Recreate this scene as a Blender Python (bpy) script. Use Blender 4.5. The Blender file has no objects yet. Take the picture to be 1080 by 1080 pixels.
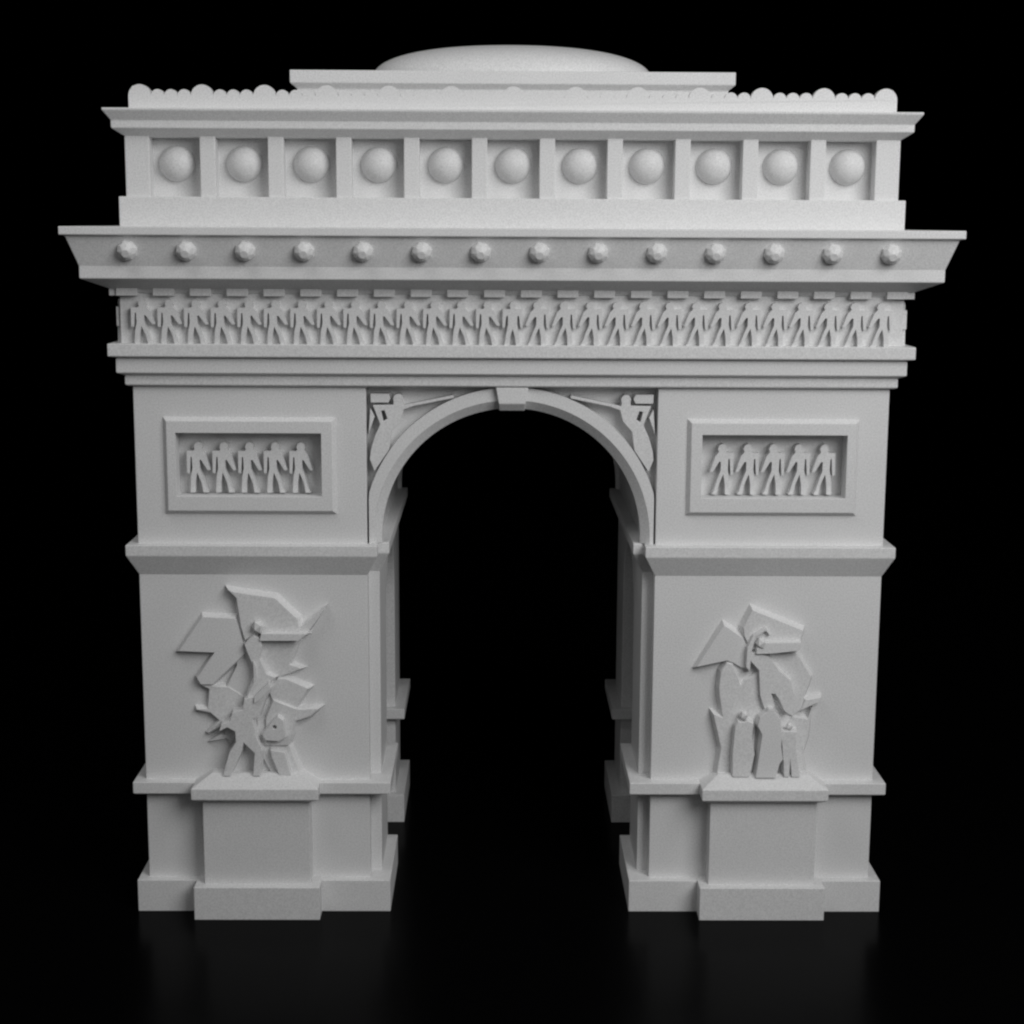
import bpy, bmesh, math
from mathutils import Vector, Matrix
from mathutils.geometry import tessellate_polygon

# All dimensions below are in centimetres; the model is a desk-size cast, about 24 cm tall.
CM = 0.01
W = 10.0          # half width of the body
D = 9.9           # depth of the body (front face at y = 0, rear face at y = D)
IN = 3.575        # half width of the main passage
SL = 3.867        # half width between the raised front faces of the piers
LEG = 2.95        # depth of each leg
sc = bpy.context.scene
col = sc.collection

CAMROT = (0.0102, 0.1733, -0.0053)
CAMPOS = (-.4337, -43.8163, 18.8851)

# outlines of the sculpture layers: (part name, relief height, [(x, z), ...], hole)
SCULPT_WEST = [('relief_ground', 0.205, [(-7.272, 8.057), (-6.755, 7.843), (-5.713, 7.668), (-5.967, 6.982), (-6.324, 6.665), (-5.761, 6.226), (-6.005, 5.355), (-6.093, 4.718), (-5.798, 4.071), (-7.755, 4.015), (-7.508, 4.715), (-7.841, 5.192), (-8.055, 5.746), (-7.696, 6.418), (-7.417, 6.978)], None), ('wing', 0.3, [(-8.309, 8.386), (-7.411, 8.347), (-7.26, 7.957), (-7.153, 7.337), (-8.059, 6.461), (-8.401, 6.46), (-8.516, 6.668), (-8.036, 7.355), (-8.997, 7.394)], None), ('raised_cloak', 0.38, [(-7.618, 9.143), (-7.381, 9.083), (-6.309, 8.923), (-5.721, 8.351), (-5.666, 8.063), (-5.489, 7.899), (-6.729, 7.887), (-6.97, 7.833), (-7.174, 7.688), (-7.284, 8.1), (-7.386, 8.879)], None), ('sword_blade', 0.34, [(-5.691, 8.074), (-4.962, 8.652), (-5.514, 7.881)], None), ('outstretched_arm', 0.6, [(-6.697, 7.96), (-5.455, 7.955), (-5.705, 7.77), (-6.741, 7.767)], None), ('banner_fold', 0.26, [(-6.79, 7.721), (-5.746, 7.703), (-5.959, 7.059), (-5.598, 6.936), (-6.288, 6.663), (-6.61, 6.662), (-6.922, 7.161)], None), ('torso', 0.52, [(-7.154, 7.642), (-7.031, 7.786), (-6.909, 7.881), (-6.751, 7.828), (-6.696, 7.602), (-6.762, 7.272), (-6.572, 6.818), (-6.333, 6.736), (-6.548, 6.581), (-6.953, 6.177), (-7.181, 6.126), (-7.001, 6.568), (-6.865, 6.783), (-6.935, 7.017)], None), ('warrior', 0.66, [(-7.178, 6.159), (-6.913, 6.218), (-6.509, 6.636), (-6.437, 6.473), (-6.613, 6.16), (-6.774, 5.69), (-6.964, 5.611), (-6.881, 5.101), (-6.711, 4.707), (-6.806, 4.144), (-6.988, 4.144), (-6.928, 4.647), (-7.225, 4.942), (-7.307, 4.626), (-7.603, 4.143), (-7.8, 4.17), (-7.609, 4.665), (-7.433, 4.942), (-7.444, 5.257), (-7.649, 5.374), (-7.879, 5.256), (-7.817, 5.433), (-7.589, 5.532), (-7.507, 5.767), (-7.222, 5.866)], None), ('drapery', 0.2, [(-8.418, 6.454), (-8.076, 6.447), (-7.621, 6.417), (-7.209, 6.142), (-7.295, 5.727), (-7.583, 5.627), (-7.665, 5.389), (-8.226, 5.078), (-8.271, 5.11), (-7.949, 5.46), (-8.172, 5.665), (-8.551, 5.736), (-8.55, 5.803), (-8.245, 5.804), (-8.193, 6.336)], None), ('drapery', 0.14, [(-8.223, 4.844), (-7.893, 5.052), (-7.527, 5.172), (-7.537, 4.754), (-7.743, 4.913)], None), ('shield', 0.3, [(-6.311, 6.692), (-6.083, 6.684), (-5.425, 6.392), (-5.522, 6.274), (-5.795, 5.82), (-5.148, 5.841), (-5.418, 5.584), (-5.84, 5.444), (-6.022, 4.829), (-5.702, 4.103), (-5.825, 4.087), (-6.093, 4.051), (-6.553, 4.05), (-6.847, 4.588), (-6.914, 5.065), (-6.904, 5.501), (-6.674, 5.581), (-6.476, 6.015), (-6.582, 6.369)], None), ('shield_face', 0.4, [(-6.441, 6.116), (-5.775, 5.85), (-5.91, 5.099), (-6.03, 4.782), (-6.677, 4.78), (-6.661, 5.572)], None), ('crouching_figure', 0.62, [(-6.289, 5.679), (-6.14, 5.562), (-6.08, 5.09), (-6.264, 4.979), (-6.642, 5.01), (-6.722, 5.159), (-6.443, 5.522)], [(-6.32, 5.354), (-6.365, 5.311), (-6.423, 5.33), (-6.435, 5.391), (-6.39, 5.434), (-6.332, 5.415)]), ('drapery_fold', 0.56, [(-6.937, 7.241), (-6.833, 7.076), (-6.808, 6.746), (-6.892, 6.538), (-6.98, 6.404), (-7.079, 6.188), (-7.147, 6.2), (-6.949, 6.599), (-6.934, 6.828)], None), ('arm', 0.7, [(-6.907, 6.23), (-6.504, 6.64), (-6.451, 6.484), (-6.758, 6.152), (-6.911, 6.054)], None), ('leg', 0.54, [(-6.507, 4.707), (-6.129, 4.649), (-5.967, 4.105), (-6.283, 4.104), (-6.473, 4.509)], None)]
HEADS_WEST = [('head', -6.779, 8.131, 0.5, 0.17)]
SCULPT_EAST = [('relief_ground', 0.19, [(6.454, 7.565), (6.985, 7.713), (7.817, 7.403), (8.029, 6.463), (7.891, 5.775), (7.975, 5.288), (7.95, 4.097), (5.859, 3.987), (5.872, 4.759), (5.714, 5.631), (5.731, 6.605), (5.861, 7.085)], None), ('wing', 0.3, [(5.744, 8.212), (6.287, 7.849), (6.477, 7.447), (6.458, 6.896), (6.205, 6.987), (6.024, 7.097), (5.844, 7.163), (5.01, 6.984)], None), ('raised_cloak', 0.36, [(6.485, 8.647), (7.905, 8.069), (7.909, 7.96), (7.813, 7.649), (6.961, 7.61), (6.468, 7.463), (6.278, 7.864), (6.235, 8.119)], None), ('bow', 0.52, [(6.847, 8.161), (6.967, 7.936), (6.85, 8.059), (6.59, 7.888), (6.494, 7.541), (6.452, 6.938), (6.356, 7.048), (6.369, 7.578), (6.518, 7.942)], None), ('outstretched_arm', 0.6, [(6.812, 7.738), (7.802, 7.755), (7.767, 7.529), (7.033, 7.447), (6.609, 7.435), (6.605, 7.581)], None), ('torso', 0.5, [(6.447, 7.445), (6.66, 7.445), (6.965, 7.318), (7.244, 6.953), (7.574, 6.661), (7.677, 6.256), (7.663, 6.109), (7.542, 5.757), (7.433, 5.832), (7.289, 6.142), (7.167, 6.314), (7.051, 6.32), (7.162, 5.97), (6.936, 5.755), (6.826, 6.072), (6.767, 6.254), (6.71, 6.97), (6.49, 7.207)], None), ('cloak', 0.24, [(6.987, 7.396), (7.772, 7.416), (8.189, 6.736), (8.11, 6.441), (8.012, 6.181), (7.948, 5.807), (7.687, 5.598), (7.55, 5.667), (7.067, 6.1), (6.94, 6.622)], None), ('cloak_fold', 0.3, [(8.433, 6.162), (8.403, 6.051), (7.897, 5.801), (8.027, 6.085)], None), ('drapery', 0.3, [(5.844, 7.163), (6.023, 7.116), (6.253, 6.564), (6.357, 6.675), (6.567, 6.823), (6.778, 6.934), (6.837, 6.196), (6.97, 5.684), (6.708, 5.493), (6.675, 4.377), (6.076, 4.158), (5.631, 4.182), (5.731, 4.725), (5.489, 5.733), (5.75, 5.629), (5.651, 6.193), (5.631, 6.451), (5.673, 6.894)], None), ('child_figure', 0.64, [(6.056, 4.099), (6.039, 4.697), (6.092, 5.424), (6.171, 5.562), (6.272, 5.528), (6.42, 5.58), (6.582, 5.511), (6.54, 5.114), (6.635, 4.629), (6.517, 4.128), (6.197, 4.079)], None), ('warrior', 0.72, [(6.914, 5.846), (6.967, 5.949), (7.076, 5.949), (7.129, 5.864), (7.302, 5.641), (7.35, 5.21), (7.345, 4.865), (7.399, 4.518), (7.311, 4.379), (7.223, 4.206), (7.118, 4.157), (6.678, 4.142), (6.74, 4.517), (6.818, 5.209), (6.694, 5.45), (6.736, 5.698)], None), ('child_figure', 0.64, [(7.327, 5.295), (7.76, 5.283), (7.749, 4.84), (7.884, 4.138), (7.675, 4.082), (7.614, 4.492), (7.595, 4.088), (7.466, 4.137), (7.392, 4.839)], None), ('cloak', 0.22, [(7.689, 5.637), (8.094, 5.576), (8.23, 5.993), (8.163, 5.053), (8.029, 4.563), (8.112, 4.135), (7.944, 4.1), (7.598, 4.352), (7.562, 5.435)], None)]
HEADS_EAST = [('head', 6.729, 7.726, 0.52, 0.15), ('head', 6.321, 5.709, 0.55, 0.12), ('head', 7.564, 5.401, 0.55, 0.1)]
SPANDREL = [('winged_figure', -0.06, [(1.557, 14.338), (2.892, 14.056), (2.904, 14.1), (2.908, 14.162), (2.889, 14.228), (2.906, 14.295), (2.954, 14.344), (3.02, 14.362), (3.087, 14.345), (3.136, 14.296), (3.155, 14.229), (3.139, 14.163), (3.148, 14.068), (3.686, 14.059), (3.496, 13.549), (3.651, 13.213), (3.756, 12.851), (3.779, 12.617), (3.656, 12.299), (3.267, 12.875), (3.199, 13.367), (2.95, 13.65), (2.868, 13.953), (2.636, 14.035), (1.545, 14.261)], [(3.381, 13.927), (3.476, 13.909), (3.417, 13.633), (3.303, 13.697)]), ('trumpet_bell', -0.08, [(3.272, 14.361), (3.754, 14.363), (3.743, 14.127), (3.277, 14.125), (3.223, 14.24)], None), ('wing_tip', -0.1, [(3.758, 13.978), (3.813, 13.286), (3.645, 13.751)], None)]

# ------------------------------------------------------------------ materials
def mat(name):
    m = bpy.data.materials.new(name); m.use_nodes = True
    return m, m.node_tree.nodes, m.node_tree.links

def plaster_material():
    m, n, l = mat('matte_white_plaster')
    b = n['Principled BSDF']
    b.inputs['Roughness'].default_value = 0.5
    b.inputs['IOR'].default_value = 1.45
    b.inputs['Specular IOR Level'].default_value = 0.32
    tc = n.new('ShaderNodeNewGeometry')
    g = n.new('ShaderNodeTexNoise'); g.inputs['Scale'].default_value = 2600; g.inputs['Detail'].default_value = 2
    s = n.new('ShaderNodeTexNoise'); s.inputs['Scale'].default_value = 60; s.inputs['Detail'].default_value = 5
    l.new(tc.outputs['Position'], g.inputs['Vector']); l.new(tc.outputs['Position'], s.inputs['Vector'])
    r1 = n.new('ShaderNodeMapRange'); r1.inputs['From Min'].default_value = .3; r1.inputs['From Max'].default_value = .7
    r1.inputs['To Min'].default_value = .65; r1.inputs['To Max'].default_value = .84
    l.new(g.outputs['Fac'], r1.inputs['Value'])
    r2 = n.new('ShaderNodeMapRange'); r2.inputs['From Min'].default_value = .3; r2.inputs['From Max'].default_value = .7
    r2.inputs['To Min'].default_value = .97; r2.inputs['To Max'].default_value = 1.0
    l.new(s.outputs['Fac'], r2.inputs['Value'])
    mu = n.new('ShaderNodeMath'); mu.operation = 'MULTIPLY'
    l.new(r1.outputs[0], mu.inputs[0]); l.new(r2.outputs[0], mu.inputs[1])
    cb = n.new('ShaderNodeCombineColor')
    for i in range(3): l.new(mu.outputs[0], cb.inputs[i])
    l.new(cb.outputs[0], b.inputs['Base Color'])
    bp = n.new('ShaderNodeBump'); bp.inputs['Strength'].default_value = .12; bp.inputs['Distance'].default_value = .0001
    l.new(g.outputs['Fac'], bp.inputs['Height']); l.new(bp.outputs[0], b.inputs['Normal'])
    return m

def table_material():
    m, n, l = mat('black_gloss')
    b = n['Principled BSDF']
    b.inputs['Base Color'].default_value = (.0015, .0015, .0016, 1)
    b.inputs['Roughness'].default_value = .16
    b.inputs['IOR'].default_value = 1.45
    b.inputs['Specular IOR Level'].default_value = TABLE_SPEC
    tc = n.new('ShaderNodeNewGeometry')
    g = n.new('ShaderNodeTexNoise'); g.inputs['Scale'].default_value = 35; g.inputs['Detail'].default_value = 4
    l.new(tc.outputs['Position'], g.inputs['Vector'])
    r = n.new('ShaderNodeMapRange'); r.inputs['To Min'].default_value = .19; r.inputs['To Max'].default_value = .28
    l.new(g.outputs['Fac'], r.inputs['Value']); l.new(r.outputs[0], b.inputs['Roughness'])
    return m

TABLE_SPEC = .03
PL = plaster_material()
TB = table_material()

# ------------------------------------------------------------------ mesh helpers
def link(name, bm, parent=None, m=None, bevel=.022, smooth=False):
    bmesh.ops.recalc_face_normals(bm, faces=bm.faces)
    for v in bm.verts: v.co *= CM
    me = bpy.data.meshes.new(name); bm.to_mesh(me); bm.free()
    me.materials.append(m or PL)
    if smooth:
        for p in me.polygons: p.use_smooth = True
    o = bpy.data.objects.new(name, me); col.objects.link(o)
    if parent: o.parent = parent
    if bevel:
        b = o.modifiers.new('soft_edges', 'BEVEL'); b.width = bevel*CM; b.segments = 2
        b.limit_method = 'ANGLE'; b.angle_limit = math.radians(25)
    return o

def loft(bm, x0, x1, y0, y1, prof):
    """closed stack of rectangles; prof = [(overhang, z), ...] from bottom to top"""
    rings = []
    for o, z in prof:
        rings.append([bm.verts.new((x, y, z)) for x, y in
                      ((x0-o, y0-o), (x1+o, y0-o), (x1+o, y1+o), (x0-o, y1+o))])
    bm.faces.new(rings[0][::-1]); bm.faces.new(rings[-1])
    for a, b in zip(rings, rings[1:]):
        for i in range(4):
            j = (i+1) % 4
            bm.faces.new((a[i], a[j], b[j], b[i]))

def box(bm, x0, x1, y0, y1, z0, z1):
    loft(bm, x0, x1, y0, y1, [(0, z0), (0, z1)])

def prism(bm, poly, a0, a1, hole=None, frame=None):
    """polygon (u, v) extruded along the third axis from a0 to a1; frame maps (u, v, a) to xyz"""
    F = frame or (lambda u, v, a: (u, a, v))
    loops = [poly] + ([hole] if hole else [])
    tris = tessellate_polygon([[Vector((u, v, 0)) for u, v in lp] for lp in loops])
    flat = [q for lp in loops for q in lp]
    lo = [bm.verts.new(F(u, v, a0)) for u, v in flat]
    hi = [bm.verts.new(F(u, v, a1)) for u, v in flat]
    for t in tris:
        if len(set(t)) < 3: continue
        try:
            bm.faces.new([lo[i] for i in t]); bm.faces.new([hi[i] for i in t])
        except ValueError:
            pass
    k = 0
    for lp in loops:
        n = len(lp)
        for i in range(n):
            j = (i+1) % n
            bm.faces.new((lo[k+i], lo[k+j], hi[k+j], hi[k+i]))
        k += n

YZ = lambda u, v, a: (a, u, v)      # polygon in the y-z plane, extruded along x

def arc(cx, cz, r, a0, a1, n):
    return [(cx+r*math.cos(math.radians(a0+(a1-a0)*k/n)), cz+r*math.sin(math.radians(a0+(a1-a0)*k/n))) for k in range(n+1)]

def ball(bm, c, rx, ry, rz, seg=32, rings=16):
    m = Matrix.Translation(c) @ Matrix.Diagonal((rx, ry, rz, 1))
    bmesh.ops.create_uvsphere(bm, u_segments=seg, v_segments=rings, radius=1, matrix=m)

def copy(o, parent, loc=None, rz=None, scale=None):
    c = o.copy(); col.objects.link(c); c.parent = parent
    if loc is not None: c.location = [v*CM for v in loc]
    if rz is not None: c.rotation_euler = (0, 0, rz)
    if scale is not None: c.scale = scale
    return c

NB = bmesh.new

# ------------------------------------------------------------------ the setting
tb = NB(); box(tb, -600, 600, -300, 900, -4, 0)
table = link('table_top', tb, None, TB, bevel=0)
table['kind'] = 'structure'

# ------------------------------------------------------------------ the thing
root = bpy.data.objects.new('triumphal_arch_model', None); col.objects.link(root)
root['label'] = 'matte white model of a triumphal arch with relief figures standing on a glossy black table'
root['category'] = 'arch model'
root.empty_display_size = .05

SET = .5          # how far the core stands back behind the raised faces
# --- piers: one per side, two legs joined above a small transverse arch
for s in (-1, 1):
    X = (lambda a, b: (a, b)) if s > 0 else (lambda a, b: (-b, -a))
    ya, yb = SET, D-SET
    c0, c1 = LEG, D-LEG
    cy = (c0+c1)/2; r = (c1-c0)/2; zs = 7.45
    a_ = arc(cy, zs, r, 0, 180, 24)
    poly = [(ya, 0), (c0, 0)] + a_[::-1] + [(c1, 0), (yb, 0), (yb, 10.1), (ya, 10.1)]
    bm = NB(); x0, x1 = X(IN, W-.002)
    prism(bm, poly, x0, x1, frame=YZ)
    pier = link('pier', bm, root)
    for y0, y1 in ((0, SET), (D-SET, D)):
        bm = NB(); x0, x1 = X(SL, W); box(bm, x0, x1, y0, y1, .3, 10.1)
        link('shaft_face', bm, pier)
    for y0, y1 in ((0, LEG), (D-LEG, D)):
        x0, x1 = X(IN, W)
        bm = NB(); loft(bm, x0, x1, y0, y1, [(.2755, 0), (.2755, .9134)])
        link('plinth', bm, pier)
        bm = NB(); loft(bm, x0, x1, y0, y1, [(0, 3.30), (.3033, 3.416), (.3033, 3.743), (0, 3.745)])
        link('ledge', bm, pier)
        # pedestal carrying the sculpture group
        yy = (-.61, .3) if y0 == 0 else (D-.3, D+.61)
        p0, p1 = X(5.453, 8.364)
        bm = NB(); box(bm, p0, p1, yy[0], yy[1], .5, 3.4)
        ped = link('pedestal', bm, pier)
    bm = NB()
    x0, x1 = X(SL, W); loft(bm, x0, x1, 0, D, [(.0, 9.476), (.2843, 10.038), (.2843, 10.326), (.05, 10.33)])
    x0, x1 = X(IN, W-.3); loft(bm, x0, x1, SET, D-SET, [(0, 9.476), (.2843, 10.035), (.2843, 10.323), (.05, 10.326)])
    link('impost_moulding', bm, pier)

def find(kind): return [o for o in col.objects if o.name.split('.')[0] == kind]

for ped in find('pedestal'):
    me = ped.data
    xs = [v.co.x/CM for v in me.vertices]; ys = [v.co.y/CM for v in me.vertices]
    x0, x1, y0, y1 = min(xs), max(xs), min(ys), max(ys)
    bm = NB(); loft(bm, x0, x1, y0, y1, [(.259, 0), (.259, .943)]); b1 = link('pedestal_base', bm, ped.parent)
    bm = NB(); loft(bm, x0, x1, y0, y1, [(.02, 3.30), (.259, 3.433), (.259, 3.743), (-.24, 4.04)]); b2 = link('pedestal_cap', bm, ped.parent)

# --- upper body with the vault
vz = 10.42
bm = NB()
poly = [(-W, 10.05), (-IN, 10.05)] + arc(0, vz, 3.6, 180, 0, 48) + [(IN, 10.05), (W, 10.05), (W, 17.05), (-W, 17.05)]
prism(bm, poly, SET, D-SET)
body = link('vault_block', bm, root)
for s in (-1, 1):
    for f in (0, 1):
        a, b = (SL, W) if s > 0 else (-W, -SL)
        y0, y1 = (0, SET+.01) if f == 0 else (D-SET-.01, D)
        h0, h1 = (5.05, 8.9) if s > 0 else (-8.9, -5.05)
        bm = NB()
        prism(bm, [(a, 10.3), (b, 10.3), (b, 14.7), (a, 14.7)], y0, y1, hole=[(h0, 11.63), (h1, 11.63), (h1, 13.325), (h0, 13.325)])
        link('upper_wall', bm, root)

# --- archivolt and keystone
def archivolt(flip):
    bm = NB()
    N = 64
    rows = []
    F = (lambda y: y) if not flip else (lambda y: D-y)
    def section(k):
        t = math.pi*k/N
        return t
    pts = []
    for k in range(-1, N+2):
        if k == -1 or k == N+1:
            sx = 1 if k == -1 else -1
            ring = [(sx*3.715, .04, 10.332), (sx*min(3.97, 3.815), .04, 10.332), (sx*3.815, .51, 10.332), (sx*3.475, .51, 10.332), (sx*3.475, .24, 10.332)]
        else:
            t = math.pi*k/N; c, s_ = math.cos(t), math.sin(t)
            ox, oz = 3.97*c, 10.58+3.97*s_
            if abs(ox) > 3.815:
                ox = math.copysign(3.815, ox)
            ix, iz = 3.72*c, 10.49+3.72*s_
            jx, jz = 3.475*c, 10.50+3.475*s_
            ring = [(ix, .04, iz), (ox, .04, oz), (ox, .51, oz), (jx, .51, jz), (jx, .24, jz)]
        pts.append([bm.verts.new((x, F(y), z)) for x, y, z in ring])
    for a, b in zip(pts, pts[1:]):
        for i in range(5):
            j = (i+1) % 5
            bm.faces.new((a[i], a[j], b[j], b[i]))
    bm.faces.new(pts[0]); bm.faces.new(pts[-1][::-1])
    return link('archivolt', bm, root, bevel=0)
for flip in (False, True):
    ar = archivolt(flip)
    F = (lambda y: y) if not flip else (lambda y: D-y)
    bm = NB()
    rows = [(.43, -.15, 14.555), (.352, -.15, 14.135), (.335, .03, 13.93)]
    fr = [[bm.verts.new((sx*w_, F(y), z)) for sx in (-1, 1)] for w_, y, z in rows]
    bk = [[bm.verts.new((sx*w_, F(.5), z)) for sx in (-1, 1)] for w_, y, z in rows]
    for A in (fr, bk):
        for a, c in zip(A, A[1:]): bm.faces.new((a[0], a[1], c[1], c[0]))
    for k in (0, 1):
        for q in (0, 1): bm.faces.new((fr[k][q], fr[k+1][q], bk[k+1][q], bk[k][q]))
    bm.faces.new((fr[0][0], fr[0][1], bk[0][1], bk[0][0])); bm.faces.new((fr[2][0], fr[2][1], bk[2][1], bk[2][0]))
    link('keystone', bm, ar)

# --- winged figures in the spandrels
for s in (1, -1):
    fig = None
    for name, yo, poly, hole in SPANDREL:
        yf = -yo
        p = [(s*x, z) for x, z in poly]; h = [(s*x, z) for x, z in hole] if hole else None
        bm = NB(); prism(bm, p, yf, SET+.01, hole=h)
        o = link(name, bm, fig or root, bevel=.012)
        if fig is None: fig = o

# --- relief panels of five walking figures
MAN = [(-0.262, 1.149), (-0.262, 0.544), (-0.198, 0.528), (-0.161, 0.988), (-0.129, 0.976), (-0.117, 0.673), (-0.161, 0.431), (-0.181, 0.069), (-0.181, 0.0), (-0.056, 0.0), (-0.048, 0.27), (0.0, 0.56), (0.113, 0.27), (0.157, 0.028), (0.157,0.0), (0.298, 0.0), (0.242, 0.109), (0.153, 0.431), (0.073, 0.653), (0.073, 0.895), (0.113, 0.907), (0.286, 0.617), (0.359, 0.625), (0.335, 0.694), (0.222, 1.056), (0.145, 1.149), (0.129, 1.181), (0.157, 1.254), (0.125, 1.351), (0.036, 1.399), (-0.036, 1.359), (-0.069, 1.262), (-0.044, 1.19), (-0.089, 1.149)]
def man_mesh(name, flip, th, sz, mid=False):
    sg = -1 if flip else 1
    body_ = [(-x, z) for x, z in MAN] if flip else MAN
    if mid:
        L_ = [(-.262,1.149),(-.262,.56),(-.205,.56),(-.165,.93),(-.125,.93),(-.117,.673),(-.161,.40),(-.20,.069),(-.22,0),(-.09,0),(-.06,.27),(0,.52)]
        R_ = [(-x, z) for x, z in L_[:-1]][::-1]
        H_ = [(.06, 1.15), (.06, 1.19), (.085, 1.262), (.045, 1.37), (0, 1.40), (-.045, 1.37), (-.085, 1.262), (-.06, 1.19), (-.06, 1.15)]
        body_ = L_ + R_ + H_
    bm = NB(); prism(bm, [(x, z*sz) for x, z in body_], -th, 0)
    for v in bm.verts: v.co *= CM
    bmesh.ops.recalc_face_normals(bm, faces=bm.faces)
    me = bpy.data.meshes.new(name); bm.to_mesh(me); bm.free(); me.materials.append(PL)
    return me
def man(me, parent, loc, rz=0.0):
    o = bpy.data.objects.new('relief_figure', me); col.objects.link(o); o.parent = parent
    o.location = [v*CM for v in loc]; o.rotation_euler = (0, 0, rz)
    return o
mA = man_mesh('walking_figure', False, .34, .975); mB = man_mesh('walking_figure', True, .34, .975)

def panel_frame(x0, x1, z0, z1, h, xf):
    """bevelled frame, opening h = (x0, x1, z0, z1); xf maps (x, y, z)"""
    bm = NB()
    hx0, hx1, hz0, hz1 = h
    c = .11; p = .15
    R = [[(x0-c, 0, z0-c), (x1+c, 0, z0-c), (x1+c, 0, z1+c), (x0-c, 0, z1+c)],
         [(x0, -p, z0), (x1, -p, z0), (x1, -p, z1), (x0, -p, z1)],
         [(hx0, -p, hz0), (hx1, -p, hz0), (hx1, -p, hz1), (hx0, -p, hz1)],
         [(hx0, .01, hz0), (hx1, .01, hz0), (hx1, .01, hz1), (hx0, .01, hz1)],
         [(hx0-.02, .02, hz0-.02), (hx1+.02, .02, hz0-.02), (hx1+.02, .02, hz1+.02), (hx0-.02, .02, hz1+.02)]]
    R = [[bm.verts.new(xf(*q)) for q in r] for r in R]
    for a, b in zip(R, R[1:]+R[:1]):
        for i in range(4):
            j = (i+1) % 4
            bm.faces.new((a[i], a[j], b[j], b[i]))
    return bm
for s in (-1, 1):
    h = (5.05, 8.9, 11.63, 13.325) if s > 0 else (-8.9, -5.05, 11.63, 13.325)
    q = (4.76, 9.13) if s > 0 else (-9.13, -4.76)
    fr = link('relief_panel', panel_frame(q[0], q[1], 11.245, 13.64, h, lambda x, y, z: (x, y, z)), root, bevel=.012)
    cx = s*7.035
    for i in range(5):
        man(mA if s < 0 else mB, fr, (cx+(i-2)*.683, SET, 11.69))
    # the same frame on the side wall, above the small arch
    xf = (lambda x, y, z: (W - y, x, z)) if s > 0 else (lambda x, y, z: (-W + y, x, z))
    bm = NB()
    fr2 = link('relief_panel', panel_frame(2.5, D-2.5, 11.245, 13.64, (2.8, D-2.8, 11.63, 13.325), xf), root, bevel=.012)
    for i in range(5):
        man(mA if s < 0 else mB, fr2, (s*W, D/2+(i-2)*.78, 11.69), s*math.pi/2).scale = (1, .4, 1)

# --- entablature: three bands, frieze wall, dentils
bm = NB(); loft(bm, -W, W, 0, D, [(.10, 14.56), (.168, 14.60), (.168, 14.833), (.12, 14.87)]); link('entablature_band', bm, root)
bm = NB(); loft(bm, -W, W, 0, D, [(.15, 14.835), (.3485, 14.925), (.3485, 15.303), (.2, 15.32)]); link('entablature_band', bm, root)
bm = NB(); loft(bm, -W, W, 0, D, [(.30, 15.31), (.5174, 15.368), (.5174, 15.693), (.3, 15.70)]); link('entablature_band', bm, root)
bm = NB(); loft(bm, -W, W, 0, D, [(.22, 15.65), (.22, 17.2)])
frieze = link('frieze', bm, root)
fA = man_mesh('frieze_walker', False, .20, .815); fB = man_mesh('frieze_walker', True, .20, .815); fM = man_mesh('frieze_walker', False, .21, .815, mid=True)
for i in range(-14, 15):
    man(fA if i < 0 else fB if i > 0 else fM, frieze, (i*.688, -.22, 15.695))
for s in (-1, 1):
    for i in range(-7, 8):
        man(fA if i*s < 0 else fB if i*s > 0 else fM, frieze, (s*(W+.22), D/2+i*.688, 15.695), s*math.pi/2).scale = (1, .55, 1)

bm = NB(); loft(bm, -W, W, 0, D, [(.27, 16.99), (.40, 17.10), (1.0393, 17.388), (1.0393, 17.705), (1.296, 18.44), (1.33, 18.47), (1.4256, 18.49), (1.4256, 18.697)])
cornice = link('cornice', bm, root)
dm = NB(); box(dm, -.272, .272, -.45, -.1, 16.93, 17.16); d0 = link('dentil', dm, cornice, bevel=.012)
sp = .951
xs = [(i-10.5)*sp for i in range(22)]
d0.location = (xs[0]*CM, 0, 0)
for x in xs[1:]: copy(d0, cornice, (x, 0, 0))
for s in (-1, 1):
    for i in range(-1, 11):
        copy(d0, cornice, (s*W, D/2+(i-4.5)*.92, 0), s*math.pi/2)
# faceted bosses on the sloping face
bm = NB()
rings = []
for r_, h_, o_ in ((.265, -.12, 0), (.272, .02, 0), (.215, .16, .5), (.10, .25, 0)):
    rings.append([bm.verts.new((r_*math.cos(2*math.pi*(k+o_)/8+.25), -h_, r_*math.sin(2*math.pi*(k+o_)/8+.25))) for k in range(8)])
bm.faces.new(rings[0]); bm.faces.new(rings[-1])
for q, (a, c) in enumerate(zip(rings, rings[1:])):
    for k in range(8):
        j = (k+1) % 8
        if q == 0: bm.faces.new((a[k], a[j], c[j], c[k]))
        elif q == 1: bm.faces.new((a[k], a[j], c[k])); bm.faces.new((a[j], c[j], c[k]))
        else: bm.faces.new((a[k], a[j], c[j])); bm.faces.new((a[k], c[j], c[k]))
bo = link('cornice_boss', bm, cornice, bevel=0)
first = True
for i in range(14):
    x = (i-6.5)*1.489-.085
    if first: bo.location = (x*CM, -1.19*CM, 18.10*CM); bo.rotation_euler = (.33, 0, 0); first = False
    else:
        c = copy(bo, cornice, (x, -1.19, 18.10)); c.rotation_euler = (.33, 0, 0)
for s in (-1, 1):
    for i in range(7):
        c = copy(bo, cornice, (s*(W+1.19), D/2+(i-3)*1.489, 18.10)); c.rotation_euler = (.33, 0, s*math.pi/2)

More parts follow.
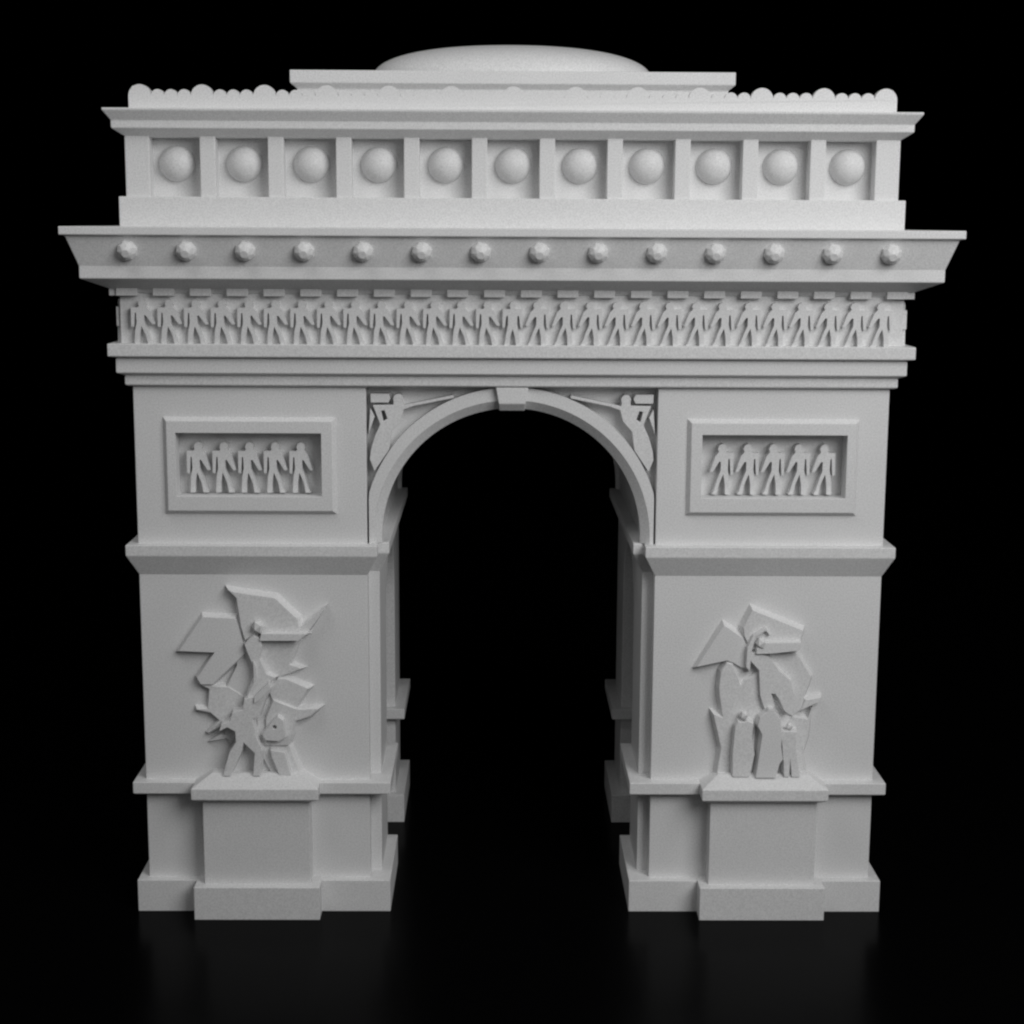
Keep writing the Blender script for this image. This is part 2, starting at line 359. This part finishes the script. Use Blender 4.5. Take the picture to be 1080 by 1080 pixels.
# --- attic
bm = NB(); loft(bm, -W, W, 0, D, [(.1615, 18.66), (.1615, 19.458)]); link('attic_base', bm, root)
dep = .54
bm = NB(); box(bm, -W+dep, W-dep, dep, D-dep, 19.4, 21.2)
attic = link('attic_wall', bm, root)
bm = NB(); box(bm, -.2, .2, 0, dep+.02, 19.45, 21.1); pi0 = link('pilaster', bm, attic)
bays = [i*1.75 for i in range(-5, 6)]
gaps = [(a+b)/2 for a, b in zip(bays, bays[1:])]
pi0.location = (gaps[0]*CM, 0, 0)
for g in gaps[1:]: copy(pi0, attic, (g, 0, 0))
for g in gaps: copy(pi0, attic, (g, D, 0), math.pi)
sb = [D/2+i*1.75 for i in range(-2, 3)]; sgap = [(a+b)/2 for a, b in zip(sb, sb[1:])]
for s in (-1, 1):
    for g in sgap: copy(pi0, attic, (s*W, g, 0), s*math.pi/2)
    for f in (0, 1):
        xa, xb = (9.37, W) if s > 0 else (-W, -9.37)
        ya, yb = (0, .80) if f == 0 else (D-.80, D)
        bm = NB(); box(bm, xa, xb, ya, yb, 19.45, 21.1); link('corner_pilaster', bm, attic)
bm = NB(); ball(bm, (0, 0, 0), .465, .42, .465, 48, 24)
rd = link('attic_roundel', bm, attic, bevel=0, smooth=True)
rd.location = (bays[0]*CM, dep*CM, 20.315*CM)
for b in bays[1:]: copy(rd, attic, (b, dep, 20.315))
for b in bays: copy(rd, attic, (b, D-dep, 20.315), math.pi)
for s in (-1, 1):
    for g in sb: copy(rd, attic, (s*(W-dep), g, 20.315), s*math.pi/2)
bm = NB(); loft(bm, -W, W, 0, D, [(-.03, 20.96), (.0, 20.985), (.277, 21.175), (.277, 21.37), (.30, 21.395), (.4584, 21.61), (.4584, 21.668)])
link('attic_cornice', bm, root)

# --- scalloped cresting round the roof
def cresting(a0, a1, nb, frame):
    n = nb-1; st = (a1-a0)/n; zb = 21.64; zc = 22.0
    pts = []
    def arcs(c, r, lo):
        # visible part of a disc between the points where it meets its neighbours
        return [(c+r*math.cos(t), zc+r*math.sin(t)) for t in [math.pi-lo-(math.pi-2*lo)*k/14 for k in range(15)]]
    pts.append((a0-.29, zb))
    for i in range(nb):
        c = a0+i*st
        pts += arcs(c, .29, 0.0 if 0 < i < nb else 0.0)
        if i < n:
            for k in range(3):
                cc = c+.29+(st-.58)*(k+.5)/3
                pts += arcs(cc, (st-.58)/6, 0.12)
    pts.append((a1+.29, zb))
    out = []
    for q in pts:
        if not out or (q[0]-out[-1][0]) > 1e-4 or abs(q[1]-out[-1][1]) > 1e-3: out.append(q)
    bm = NB(); prism(bm, out, 0, .26, frame=frame)
    link('cresting', bm, root, bevel=.015)
cresting(-9.595, 9.595, 13, lambda u, v, a: (u, .115+a, v))
cresting(-9.595, 9.595, 13, lambda u, v, a: (u, D-.115-a, v))
for s in (-1, 1):
    cresting(.68, D-.68, 6, (lambda u, v, a: (9.883-a, u, v)) if s > 0 else (lambda u, v, a: (-9.883+a, u, v)))

# --- roof slab and dome
bm = NB(); loft(bm, -5.97, 5.97, 2.0, D-2.0, [(-.17, 21.60), (-.17, 22.36), (0, 22.50), (0, 22.835)])
slab = link('roof_slab', bm, root)
bm = NB()
prev = None; NS = 96; e = 2.4
prof = [(math.cos(t)**(2/e), math.sin(t)**(2/e)) for t in [math.pi/2*k/30 for k in range(30)]]
for q, h_ in prof:
    ring = [bm.verts.new((3.975*q*math.cos(2*math.pi*k/NS), D/2+2.45*q*math.sin(2*math.pi*k/NS), 22.80+.95*h_)) for k in range(NS)]
    if prev:
        for k in range(NS): bm.faces.new((prev[k], prev[(k+1) % NS], ring[(k+1) % NS], ring[k]))
    else: bm.faces.new(ring[::-1])
    prev = ring
bm.faces.new(prev)
link('roof_dome', bm, root, bevel=0, smooth=True)

def drafted(bm, poly, yf, yb, fi, bo_, hole=None):
    """relief layer whose sides slope outwards from the front outline to the wall"""
    def off(P, d):
        n = len(P); A = sum(P[i][0]*P[(i+1) % n][1]-P[(i+1) % n][0]*P[i][1] for i in range(n)); sg = 1 if A > 0 else -1
        out = []
        for i in range(n):
            a, b, c = Vector(P[i-1]), Vector(P[i]), Vector(P[(i+1) % n])
            e1 = (b-a).normalized(); e2 = (c-b).normalized()
            n1 = Vector((e1.y, -e1.x))*sg; n2 = Vector((e2.y, -e2.x))*sg
            m = n1+n2
            m = n1 if m.length < .2 else m.normalized()
            k = min(1.0/max(.35, m.dot(n1)), 1.8)
            out.append(tuple(b+m*d*k))
        return out
    loops = [poly] + ([hole] if hole else [])
    tris = tessellate_polygon([[Vector((u, v, 0)) for u, v in lp] for lp in loops])
    fr = off(poly, -fi) + (off(hole, fi*.3) if hole else [])
    bk = off(poly, bo_) + (hole if hole else [])
    lo = [bm.verts.new((u, yf, v)) for u, v in fr]; hi = [bm.verts.new((u, yb, v)) for u, v in bk]
    for t in tris:
        bm.faces.new([lo[i] for i in t]); bm.faces.new([hi[i] for i in t])
    k = 0
    for lp in loops:
        n = len(lp)
        for i in range(n):
            j = (i+1) % n
            bm.faces.new((lo[k+i], lo[k+j], hi[k+j], hi[k+i]))
        k += n

# --- sculpture groups on the pedestals
for layers, heads in ((SCULPT_WEST, HEADS_WEST), (SCULPT_EAST, HEADS_EAST)):
    base = None
    order = sorted(layers, key=lambda t: t[0] != 'relief_ground')
    for li, (name, yo, poly, hole) in enumerate(order):
        yo += li*.004
        yo *= .76
        p = [(x, 4.0 if z < 4.24 else z) for x, z in poly]
        q = []
        for t in p:
            if not q or math.hypot(t[0]-q[-1][0], t[1]-q[-1][1]) > .02: q.append(t)
        back = .05 if yo < .35 else (-.02 if yo < .55 else -.16)
        bm = NB(); big = name in ('wing', 'raised_cloak', 'drapery', 'shield', 'banner_fold', 'cloak', 'shield_face')
        drafted(bm, q, -yo, .05, .03 if big else .02 if name == 'drapery_fold' else .0, .075 if big else .06, hole=hole)
        if base is None:
            base = link('sculpture_group', bm, root, bevel=.012)
        else:
            link(name, bm, base, bevel=.012)
    for name, x, z, y, r in heads:
        bm = NB(); bmesh.ops.create_icosphere(bm, subdivisions=1, radius=1, matrix=Matrix.Translation((x, -y*.78, z)) @ Matrix.Diagonal((r*1.05, r, r*1.25, 1)) @ Matrix.Rotation(.5, 4, 'Y'))
        link('head', bm, base, bevel=0)

# ------------------------------------------------------------------ camera
cam = bpy.data.cameras.new('camera'); co = bpy.data.objects.new('camera', cam); col.objects.link(co)
cam.sensor_width = 36; cam.sensor_fit = 'HORIZONTAL'
cam.lens = 1753.388/1080*36; cam.clip_start = .01; cam.clip_end = 100
yaw, pitch, roll = CAMROT
cy_, sy_ = math.cos(yaw), math.sin(yaw); cp, sp_ = math.cos(pitch), math.sin(pitch); cr, sr = math.cos(roll), math.sin(roll)
# camera axes in the world
r0 = Vector((cy_, -sy_, 0)); f0 = Vector((sy_, cy_, 0)); u0 = Vector((0, 0, 1))
fw = cp*f0 - sp_*u0; up = sp_*f0 + cp*u0
right = cr*r0 - sr*up; upv = sr*r0 + cr*up
M = Matrix((right, upv, -fw)).transposed().to_4x4()
M.translation = Vector(CAMPOS)*CM
co.matrix_world = M
sc.camera = co

# ------------------------------------------------------------------ light
def area(name, loc, target, w, h, power):
    L = bpy.data.lights.new(name, 'AREA'); L.shape = 'RECTANGLE'; L.size = w*CM; L.size_y = h*CM; L.energy = power
    o = bpy.data.objects.new(name, L); col.objects.link(o)
    o.location = Vector(loc)*CM
    o.rotation_euler = (Vector(target)*CM - o.location).to_track_quat('-Z', 'Y').to_euler()
    return o
area('key_softbox', (24, -34, 36), (0, 2, 12), 28, 28, 1.40)
area('top_softbox', (-18, -17, 48), (0, 2, 10), 20, 20, 0.34)
area('fill_softbox', (-10, -55, 30), (0, 0, 12), 50, 40, 0.18)
w = bpy.data.worlds.new('World'); sc.world = w; w.use_nodes = True
w.node_tree.nodes['Background'].inputs[0].default_value = (0, 0, 0, 1)
w.node_tree.nodes['Background'].inputs[1].default_value = 0

sc.render.engine = 'CYCLES'
sc.cycles.filter_width = 2.3
sc.view_settings.view_transform = 'Standard'; sc.view_settings.look = 'None'
sc.view_settings.gamma = 1; sc.view_settings.use_curve_mapping = False
sc.view_settings.exposure = 0
